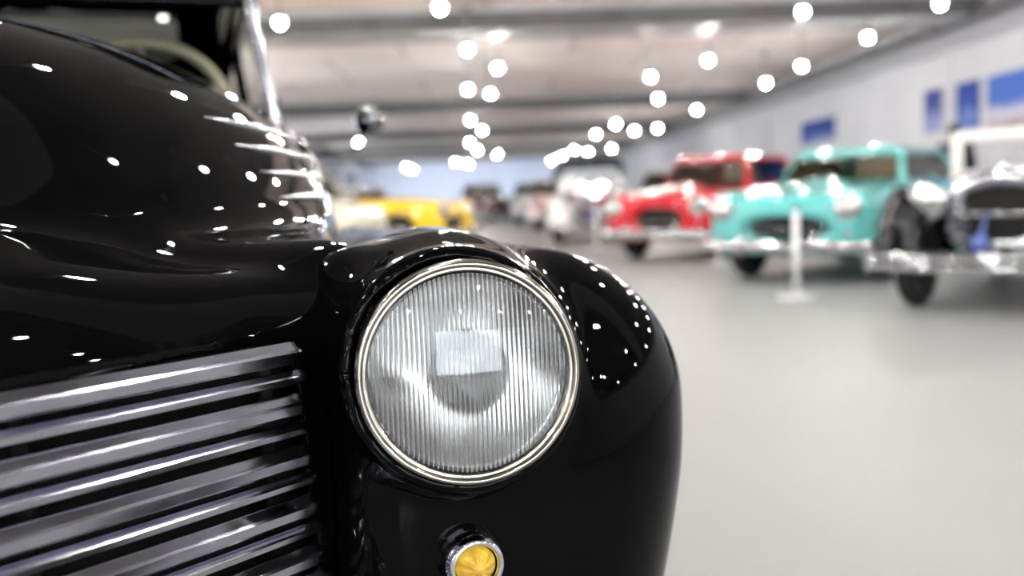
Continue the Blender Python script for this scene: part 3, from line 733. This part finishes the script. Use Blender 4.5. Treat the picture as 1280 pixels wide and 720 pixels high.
    for sx in (1, -1):
        hl = empty('headlight', (sx * (hw - 0.25), 0.055, 0.72), 0, parent=root)
        mb = MB(); mb.lathe([(0.12, -0.09), (0.128, 0.0), (0.118, 0.02), (0.1, 0.012), (0.1, -0.05)], 28, toY()); mb.build('headlight_rim', M['chrome'], hl)
        mb = MB(); mb.lathe([(0.104, 0.005), (0.08, 0.022), (0.04, 0.033), (0.001, 0.036)], 28, toY()); mb.build('headlight_lens', M['mirror'], hl)
        mb = MB(); mb.sphere((sx * (hw - 0.25), 0.075, 0.50), 0.05, 14, 8, (1, 0.6, 1)); mb.build('side_lamp', M['chrome'], root)
        wheel(root, sx * (hw - 0.19), yw1, wr, sx); wheel(root, sx * (hw - 0.19), yw2, wr, sx)
        mb = MB(); mb.tube([(sx * (hw - 0.03 + 0.02 * math.sin(PI * t)), 0.55 + t * (L - 1.2), 0.70 - 0.03 * t) for t in np.linspace(0, 1, 12)], 0.012, 6); mb.build('side_trim', M['chrome'], root)
        mb = MB(); mb.box((sx * (hw - 0.06) - 0.01, 2.2, 0.80), (sx * (hw - 0.06) + 0.012, 2.34, 0.825), 0.004); mb.build('door_handle', M['chrome'], root)
    # bonnet ornament and centre strip
    mb = MB(); mb.tube([(0, 0.12 + 1.1 * t, 0.80 + (hood_h - 0.79) * math.sin(PI / 2 * min(1, t * 1.15 + 0.03))) for t in np.linspace(0, 1, 10)], 0.012, 6)
    mb.sphere((0, 0.16, 0.86), 0.045, 12, 8, (0.8, 1.8, 1)); mb.build('bonnet_ornament', M['chrome'], root)
    # windscreen, side glass and seats
    if roof == 'closed':
        def wpt(x, z, fr=True):
            tz = z - belt
            return (x, cab0 + 0.04 + tilt_f * tz, z) if fr else (x, cab1 + 0.22 - tilt_r * tz, z)
        zt = H - 0.11; wb = hw - 0.24; wt = wb - 0.25 * (zt - belt)
        for fr, nm in ((True, 'windscreen'), (False, 'rear_window')):
            mb = MB(); A = [wpt(-wb, belt, fr), wpt(wb, belt, fr), wpt(wt, zt, fr), wpt(-wt, zt, fr)]
            Bq = [(p[0], p[1] + 0.01, p[2]) for p in A]
            mb.add(A + Bq, [(0, 1, 2, 3), (7, 6, 5, 4), (0, 4, 5, 1), (1, 5, 6, 2), (2, 6, 7, 3), (3, 7, 4, 0)]); g = mb.build(nm, M['glass_tint'], root, smooth=False)
            if fr:
                mb = MB(); mb.tube([(p[0] , p[1] - 0.02, p[2]) for p in A], 0.016, 6, closed=True, up=(0, 1, 0)); mb.build('windscreen_trim', M['chrome'], g)
        for sx in (1, -1):
            mb = MB(); x0 = hw - 0.19; x1 = x0 - 0.25 * (zt - belt)
            A = [(sx * x0, cab0 + 0.15, belt), (sx * x0, cab1 + 0.05, belt), (sx * x1, cab1 - 0.25, zt), (sx * x1, cab0 + 0.35, zt)]
            mb.add(A + [(p[0] - sx * 0.008, p[1], p[2]) for p in A], [(0, 1, 2, 3), (7, 6, 5, 4), (0, 4, 5, 1), (1, 5, 6, 2), (2, 6, 7, 3), (3, 7, 4, 0)]); mb.build('side_window', M['glass_tint'], root, smooth=False)
        if roof_paint:
            def rf_(x, y, z):
                a = np.abs(x); tz = z - belt
                yt = np.where(y < (cab0 + cab1) / 2, y - tilt_f * tz, y + tilt_r * tz)
                q = bx(a + 0.25 * tz, yt, z, (-0.6, cab0 - 0.015, 0.7), (hw - 0.155, cab1 + 0.265, H + 0.015), 0.15)
                return smax(q, (H - 0.12) - z, 0.02)
            V, Q = nets(rf_, (-hw, cab0 - 0.2, H - 0.25), (hw, cab1 + 0.6, H + 0.1), step, 3); link_mesh('roof_cover', V, Q, roof_paint, root)
    else:
        mb = MB(); zt = 1.08; A = [(-0.62, cab0, 0.86), (0.62, cab0, 0.86), (0.54, cab0 + 0.28, zt), (-0.54, cab0 + 0.28, zt)]
        mb.tube(A, 0.02, 8, closed=True, up=(0, 1, 0)); ws_ = mb.build('windscreen_frame', M['chrome'], root)
        mb = MB(); mb.add(A + [(p[0], p[1] + 0.008, p[2]) for p in A], [(0, 1, 2, 3), (7, 6, 5, 4), (0, 4, 5, 1), (1, 5, 6, 2), (2, 6, 7, 3), (3, 7, 4, 0)]); mb.build('windscreen_glass', M['glass'], ws_, smooth=False)
    sm = seat or M['brown_cloth']
    for y in ((cab0 + 1.0,) if roof != 'closed' else (cab0 + 0.95, cab1 + 0.0)):
        mb = MB(); mb.box((-hw + 0.3, y - 0.45, 0.46), (hw - 0.3, y, 0.64), 0.05); mb.box((-hw + 0.3, y - 0.05, 0.5), (hw - 0.3, y + 0.13, (0.98 if H < 1.4 else 1.05) if roof == 'closed' else 0.92), 0.06); mb.build('seat', sm, root)
    mb = MB(); mb.tube([(-0.34 + 0.19 * math.cos(a), cab0 + 0.48 + 0.08 * math.sin(a), 0.93 + 0.17 * math.sin(a)) for a in np.linspace(0, 2 * PI, 24, endpoint=False)], 0.012, 6, closed=True, up=(0, 1, 0))
    mb.tube([(-0.34, cab0 + 0.48, 0.93), (-0.34, cab0 + 0.2, 0.80)], 0.018, 6); mb.build('steering_wheel', M['dark'], root)
    return root

sedan('teal_car', 'mint teal rounded saloon with chrome bumper and beige seats, beside the red car', 'car', (2.70, 9.04, 0), math.radians(-40), M['teal'], L=4.6, W=1.74, H=1.33, grille='wide', seat=M['beige_cloth'], cab0=1.5, cab1=3.5)
sedan('red_car', 'bright red rounded saloon with wide chrome bumper, left of the teal car', 'car', (2.07, 12.5, 0), math.radians(-38), M['red'], L=4.5, W=1.76, H=1.42, grille='oval', hood_h=1.02)
sedan('grey_car', 'pale grey saloon mostly hidden behind the bright red car', 'car', (3.5, 24.0, 0), math.radians(-36), M['grey_paint'], L=4.4, W=1.74, H=1.52, grille='oval', step=0.06)
sedan('pink_car', 'small faded pink saloon far away, left of the tall white car', 'car', (1.55, 24.0, 0), math.radians(-18), M['pink'], L=4.2, W=1.7, H=1.5, step=0.07)
sedan('white_car', 'distant low white saloon left of the faded pink one', 'car', (1.3, 30.5, 0), math.radians(-14), M['white_paint'], L=4.2, W=1.7, H=1.45, step=0.07)
sedan('maroon_car', 'distant dark maroon saloon beyond the nose of the yellow roadster', 'car', (-0.85, 36.0, 0), math.radians(-10), M['maroon'], L=4.4, W=1.75, H=1.5, step=0.08)
sedan('dark_grey_car', 'distant black saloon between the maroon and white ones', 'car', (1.2, 37.5, 0), math.radians(-10), M['far_black'], L=4.3, W=1.72, H=1.5, step=0.08)
sedan('yellow_roadster', 'bright yellow open roadster beyond the black headlight pod', 'car', (-0.5, 15.6, 0), math.radians(70), M['yellow'], L=4.4, W=1.74, H=1.3, roof='open', hood_h=0.95, seat=M['brown_cloth'])
sedan('cream_car', 'cream saloon mostly hidden behind the black bonnet, left of the yellow roadster', 'car', (-5.75, 13.2, 0), math.radians(-102), M['cream_paint'], L=4.3, W=1.74, H=1.5, grille='oval', cab0=1.5, cab1=3.55)
sedan('pale_blue_car', 'pale grey low saloon behind the yellow roadster', 'car', (-1.7, 27.5, 0), math.radians(80), M['white_paint'], L=4.6, W=1.75, H=1.35, step=0.07)

# --- 1930s style cars with an upright radiator shell
def prewar(name, label, loc, rz, paint, top_paint, frame_mat, H=1.33, W=1.52, L=3.8, shell_h=0.96, top='frame', emblem=None, step=0.03, grille_dark=True):
    root = empty(name, loc, rz, label, 'car')
    hw = W / 2; wr = 0.37; yw1, yw2 = 0.42, L - 0.75
    def bonnet(x, y, z):
        t = np.clip((y - 0.25) / 1.15, 0, 1); w_ = 0.27 + 0.17 * t; zt = shell_h - 0.03 + 0.03 * t
        n = 2.8; zc = 0.55; h = zt - zc
        r = ((np.abs(x) / w_) ** n + (np.maximum(z - zc, 0) / h) ** n) ** (1 / n)
        d = (r - 1) * w_
        d = np.maximum(np.maximum(d, 0.30 - y), np.maximum(y - 1.4, 0.45 - z))
        cab = bx(np.abs(x), y, z, (-0.5, 1.35, 0.42), (0.62, L - 0.5, shell_h + 0.03), 0.09)
        cab = smax(cab, -bx(np.abs(x), y, z, (-0.5, 1.5, 0.6), (0.55, L - 0.62, 1.6), 0.05), 0.01)
        return smin(d, cab, 0.05)
    V, Q = nets(bonnet, (-0.75, 0.2, 0.35), (0.75, L - 0.3, shell_h + 0.15), step, 3); link_mesh('body', V, Q, paint, root)
    def fen(x, y, z):
        rr = np.sqrt((y - yw1) ** 2 + (z - wr) ** 2)
        arc = np.abs(rr - 0.50) - 0.022
        arc = smax(arc, np.abs(x - (hw - 0.14)) - 0.155, 0.03)
        arc = np.maximum(arc, 0.30 - z)
        crown = ell(x, y, z, (hw - 0.14, yw1 - 0.02, 0.62), (0.175, 0.50, 0.27)); crown = np.maximum(crown, -(rr - 0.42))
        d = smin(arc, crown, 0.04)
        rb = bx(x, y, z, (0.5, yw1 + 0.42, 0.30), (hw, yw2 - 0.4, 0.345), 0.015)
        r2 = np.sqrt((y - yw2) ** 2 + (z - wr) ** 2)
        arc2 = np.maximum(smax(np.abs(r2 - 0.48) - 0.025, np.abs(x - (hw - 0.14)) - 0.15, 0.03), 0.28 - z)
        return smin(smin(d, rb, 0.03), arc2, 0.03)
    V, Q = nets(fen, (0.4, -0.3, 0.2), (hw + 0.1, L + 0.1, 1.0), step * 0.8, 3)
    for s in (1, -1):
        v = V.copy(); v[:, 0] *= s; link_mesh('fender', v, Q if s > 0 else Q[:, ::-1], paint, root)
    # radiator shell
    w2 = 0.30; pts = [(-w2 + 0.02, 0.22, 0.50), (-w2, 0.22, 0.62), (-w2, 0.22, shell_h - 0.16)]
    for k in range(1, 8):
        a = PI - k / 8 * PI; pts.append((w2 * math.cos(a), 0.22, shell_h - 0.14 + 0.12 * math.sin(a)))
    pts += [(w2, 0.22, shell_h - 0.16), (w2, 0.22, 0.62), (w2 - 0.02, 0.22, 0.50)]
    rg = empty('radiator', (0, 0, 0), 0, parent=root)
    mb = MB(); mb.tube(pts, 0.068, 10, up=(0, 1, 0)); mb.tube([(-w2 + 0.02, 0.22, 0.50), (0, 0.21, 0.47), (w2 - 0.02, 0.22, 0.50)], 0.04, 8); mb.sphere((0, 0.22, shell_h + 0.03), 0.05, 12, 8, (1, 1, 1.2)); mb.build('radiator_shell', M['chrome'], rg)
    mb = MB(); mb.box((-w2, 0.24, 0.50), (w2, 0.32, shell_h - 0.06), 0.02); mb.build('radiator_core', M['dark'] if grille_dark else M['chrome'], rg)
    if emblem: mb = MB(); mb.sphere((0, 0.15, shell_h - 0.06), 0.05, 12, 8, (1, 0.3, 0.8)); mb.build('radiator_badge', emblem, rg)
    # lamp bar and big lamps
    mb = MB(); mb.tube([(-hw + 0.2, 0.16, 0.70), (0, 0.13, 0.69), (hw - 0.2, 0.16, 0.70)], 0.018, 8); mb.build('lamp_bar', M['chrome'], root)
    for s in (1, -1):
        hl = empty('headlight', (s * 0.47, 0.10, min(0.93, shell_h - 0.17)), 0, parent=root)
        mb = MB(); mb.lathe([(0.13, 0.02), (0.142, 0.0), (0.13, -0.05), (0.09, -0.13), (0.03, -0.17), (0.001, -0.175)], 28, toY()); mb.tube([(0, 0.03, -0.12), (0, 0.05, -0.16)], 0.02, 8); mb.build('headlight_shell', M['chrome'], hl)
        mb = MB(); mb.lathe([(0.13, 0.02), (0.08, 0.04), (0.001, 0.05)], 28, toY()); mb.build('headlight_lens', M['mirror'], hl)
        mb = MB(); mb.lathe([(0.05, 0.0), (0.055, -0.02), (0.04, -0.08), (0.001, -0.1)], 18, toY(s * (hw - 0.14), 0.06, 0.86)); mb.build('side_lamp', M['chrome'], root)
        wheel(root, s * (hw - 0.14), yw1, wr, s, width=0.15); wheel(root, s * (hw - 0.14), yw2, wr, s, width=0.15)
    # two-blade bumper, badge and horn
    mb = MB()
    for dz in (0.035, -0.035): mb.tube([((hw + 0.07) * t, -0.20 + 0.12 * abs(t) ** 2.5, 0.37 + dz) for t in np.linspace(-1, 1, 25)], 0.032, 8)
    mb.sphere((0, -0.23, 0.37), 0.045, 12, 8, (1, 0.5, 1.8))
    for s in (1, -1): mb.tube([(s * 0.42, -0.19, 0.37), (s * 0.40, 0.25, 0.42)], 0.025, 8); mb.sphere((s * 0.5, -0.2, 0.37), 0.04, 12, 8, (1, 0.6, 1.7))
    mb.build('front_bumper', M['chrome'], root)
    mb = MB(); mb.lathe([(0.001, 0.03), (0.04, 0.026), (0.06, 0.01), (0.065, -0.02)], 24, toY(-0.08, -0.08, 0.50)); mb.tube([(-0.08, -0.08, 0.50), (-0.08, 0.15, 0.70)], 0.015, 6); mb.build('badge', M['blue_badge'], root)
    mb = MB(); mb.lathe([(0.07, 0.06), (0.06, 0.04), (0.025, 0.0), (0.02, -0.1), (0.001, -0.12)], 20, toY(-0.22, 0.02, 0.62)); mb.tube([(-0.22, 0.08, 0.62), (-0.22, 0.12, 0.78)], 0.012, 6); mb.build('horn', M['chrome'], root)
    # windscreen frame
    zb, zt = shell_h + 0.03, H
    ww = 0.60
    ws_ = empty('windscreen', (0, 0, 0), 0, parent=root)
    mb = MB()
    for s in (1, -1): mb.box((s * ww - 0.045, 1.40, zb - 0.06), (s * ww + 0.045, 1.47, zt), 0.015)
    mb.box((-ww - 0.045, 1.40, zt - 0.09), (ww + 0.045, 1.47, zt), 0.015); mb.box((-ww, 1.41, zb - 0.06), (ww, 1.46, zb + 0.02), 0.01)
    mb.build('windscreen_frame', frame_mat, ws_)
    mb = MB(); mb.box((-ww + 0.04, 1.43, zb + 0.02), (ww - 0.04, 1.438, zt - 0.09)); mb.build('windscreen_glass', M['glass'], ws_, smooth=False)
    if top == 'open': pass
    elif top == 'frame':
        mb = MB()
        for s in (1, -1):
            mb.box((s * ww - 0.03, 1.44, zt - 0.07), (s * ww + 0.03, L - 0.55, zt), 0.015)
            for y in (2.35, L - 0.6): mb.box((s * ww - 0.03, y, zb - 0.1), (s * ww + 0.03, y + 0.06, zt - 0.03), 0.012)
        mb.box((-ww, L - 0.6, zt - 0.07), (ww, L - 0.54, zt), 0.012); mb.build('window_pillars', frame_mat, root)
        mb = MB(); mb.box((-ww - 0.03, 1.38, zt - 0.02), (ww + 0.03, L - 0.5, zt + 0.06), 0.03); mb.build('roof', top_paint, root)
    else:
        V, Q = nets(lambda x, y, z: smax(bx(np.abs(x), y, z, (-0.5, 1.36, zb - 0.1), (0.66, L - 0.45, zt + 0.12), 0.18), -bx(np.abs(x), y, z, (-0.5, 1.0, zb - 0.5), (0.58, L - 0.6, zt + 0.02), 0.1), 0.02), (-0.8, 1.3, zb - 0.2), (0.8, L - 0.3, zt + 0.25), 0.05, 3)
        link_mesh('roof', V, Q, top_paint, root)
    for y in (2.3, 3.1):
        mb = MB(); mb.box((-0.52, y - 0.4, 0.6), (0.52, y, 0.76), 0.04); mb.box((-0.52, y - 0.04, 0.65), (0.52, y + 0.1, min(1.2, shell_h + 0.06)), 0.05); mb.build('seat', M['red_cloth'] if top == 'open' else M['brown_cloth'], root)
    return root

prewar('black_oldtimer', 'low black pre-war roadster with upright chrome radiator and white windscreen frame at the right edge', (3.40, 6.47, 0), math.radians(-40), M['far_black'], M['cream_paint'], M['white_paint'], top='open')
prewar('tall_white_oldtimer', 'tall white pre-war car with a black top behind the white post', (1.85, 17.2, 0), math.radians(-2), M['white_paint'], M['soft_top'], M['soft_top'], H=1.50, W=1.6, shell_h=1.24, top='soft', step=0.045, grille_dark=False)

# ---------------------------------------------------------------- barrier posts
for (x, y, lab) in ((2.51, 7.95, 'white barrier post on a round base in front of the teal car'),
                    (1.73, 16.2, 'white barrier post in front of the tall white pre-war car'),
                    (2.81, 12.0, 'white barrier post standing between the red and the teal car')):
    p = empty('barrier_post', (x, y, 0), 0, lab, 'barrier post', 'white barrier posts')
    mb = MB(); mb.lathe([(0.001, 0.0), (0.16, 0.0), (0.165, 0.012), (0.15, 0.022), (0.05, 0.035), (0.001, 0.036)], 32); mb.build('base', M['post'], p)
    mb = MB(); mb.tube([(0, 0, 0.03), (0, 0, 0.72)], 0.028, 16); mb.build('pole', M['post'], p)
    mb = MB(); mb.sphere((0, 0, 0.74), 0.036, 16, 10); mb.build('knob', M['chrome'], p)

# ---------------------------------------------------------------- person in black behind the cars
def person(loc, rz, label):
    p = empty('person', loc, rz, label, 'person')
    J = {'pel': (0, 0, .95), 'sp': (0, .0, 1.12), 'ch': (0, .0, 1.32), 'nk': (0, 0, 1.48), 'hd': (0, -.01, 1.56), 'ht': (0, -.01, 1.72),
         'ls': (.18, 0, 1.42), 'le': (.25, .0, 1.14), 'lw': (.20, -.16, .98), 'rs': (-.18, 0, 1.42), 're': (-.24, .02, 1.14), 'rw': (-.23, -.06, .88),
         'lh': (.10, 0, .90), 'lk': (.11, -.01, .50), 'la': (.11, .02, .09), 'lt': (.12, -.17, .04), 'rh': (-.10, 0, .90), 'rk': (-.11, -.01, .50), 'ra': (-.12, .02, .09), 'rt': (-.14, -.17, .04)}
    Rr = dict(pel=.14, sp=.13, ch=.15, nk=.055, hd=.085, ht=.07, ls=.07, le=.045, lw=.03, rs=.07, re=.045, rw=.03, lh=.10, lk=.065, la=.045, lt=.035, rh=.10, rk=.065, ra=.045, rt=.035)
    E = [('pel', 'sp'), ('sp', 'ch'), ('ch', 'nk'), ('nk', 'hd'), ('hd', 'ht'), ('ch', 'ls'), ('ls', 'le'), ('le', 'lw'), ('ch', 'rs'), ('rs', 're'), ('re', 'rw'), ('pel', 'lh'), ('lh', 'lk'), ('lk', 'la'), ('la', 'lt'), ('pel', 'rh'), ('rh', 'rk'), ('rk', 'ra'), ('ra', 'rt')]
    names = list(J)
    for w_, s, fd in (('lw', 1, (-.01, -.05, -.03)), ('rw', -1, (.0, -.03, -.06))):
        b0 = np.array(J[w_]); d = np.array(fd)
        J[w_ + 'p'] = tuple(b0 + d); Rr[w_ + 'p'] = .03; E.append((w_, w_ + 'p'))
        for k in range(5):
            off = np.array([(k - 2) * 0.017, 0, 0]); ln = (.75, .95, 1.05, .98, .7)[k]
            a = f'{w_}f{k}'; J[a] = tuple(b0 + d * 1.2 + off); J[a + 't'] = tuple(b0 + d * (1.2 + ln) + off * 1.25 + np.array([0, 0, -.01]))
            Rr[a] = .0095; Rr[a + 't'] = .007; E += [(w_ + 'p', a), (a, a + 't')]
    names = list(J); ix = {n: i for i, n in enumerate(names)}
    me = bpy.data.meshes.new('body'); me.from_pydata([J[n] for n in names], [(ix[a], ix[b]) for a, b in E], [])
    o = bpy.data.objects.new('body', me); COL.objects.link(o); o.parent = p
    md = o.modifiers.new('skin', 'SKIN'); sk = me.skin_vertices[0].data
    for n in names: sk[ix[n]].radius = (Rr[n], Rr[n] * (0.75 if n in ('pel', 'sp', 'ch') else 1)); sk[ix[n]].use_root = (n == 'pel')
    sb = o.modifiers.new('sub', 'SUBSURF'); sb.levels = sb.render_levels = 2
    me.materials.append(M['skin'])
    # clothes
    def jacket(x, y, z):
        d = caps(x * 0.8, y, z, (0, 0, .86), (0, 0, 1.36), .15, .15)
        for s, e, w_ in (((.18, 0, 1.42), J['le'], J['lw']), ((-.18, 0, 1.42), J['re'], J['rw'])):
            d = smin(d, caps(x, y, z, s, e, .078, .06), .03); d = smin(d, caps(x, y, z, e, w_, .06, .045), .02)
        return d
    V, Q = nets(jacket, (-.45, -.35, .65), (.45, .3, 1.6), .022, 3); link_mesh('jacket', V, Q, M['black_cloth'], p)
    def trou(x, y, z):
        d = caps(x, y, z, (-.08, 0, .92), (.08, 0, .92), .13, .13)
        for s in ('l', 'r'): d = smin(d, caps(x, y, z, J[s + 'h'], J[s + 'k'], .11, .08), .03); d = smin(d, caps(x, y, z, J[s + 'k'], J[s + 'a'], .08, .06), .02)
        return np.maximum(d, .07 - z)
    V, Q = nets(trou, (-.35, -.3, .04), (.35, .3, 1.1), .022, 3); link_mesh('trousers', V, Q, M['black_cloth'], p)
    mb = MB(); mb.sphere((0, .02, 1.67), .108, 20, 12, (.95, 1.05, 1.05)); mb.sphere((0, .06, 1.58), .09, 16, 10, (1, .8, 1.3)); mb.build('hair', M['hair'], p)
    mb = MB()
    for s in (1, -1): mb.sphere((s * .035, -.092, 1.645), .012, 10, 6, (1, .5, .7))
    mb.build('eyes', M['hair'], p)
    mb = MB(); mb.sphere((0, -.103, 1.61), .014, 10, 8, (.8, 1, 1.6)); mb.sphere((.092, 0, 1.62), .022, 8, 6, (.4, 1, 1.5)); mb.sphere((-.092, 0, 1.62), .022, 8, 6, (.4, 1, 1.5)); mb.build('face_features', M['skin'], p)
    mb = MB()
    for s in (1, -1): mb.box((s * .13 - .05, -.21, 0), (s * .13 + .05, .08, .09), .035)
    mb.build('shoes', M['black_cloth'], p)
    return p
person((6.95, 14.4, 0), math.radians(-25), 'person in black clothes standing behind the teal car and the black pre-war car')
bag = empty('red_bag', (7.3, 14.2, 0), math.radians(-25), 'red bag at the side of the person in black', 'bag')
mb = MB(); mb.box((-0.13, -0.07, 0), (0.13, 0.07, 0.42), 0.04); mb.build('bag_body', M['red_cloth'], bag)
mb = MB(); mb.tube([(-0.08, 0, 0.41), (-0.07, 0, 0.55), (0.07, 0, 0.55), (0.08, 0, 0.41)], 0.012, 8); mb.build('bag_handle', M['red_cloth'], bag)
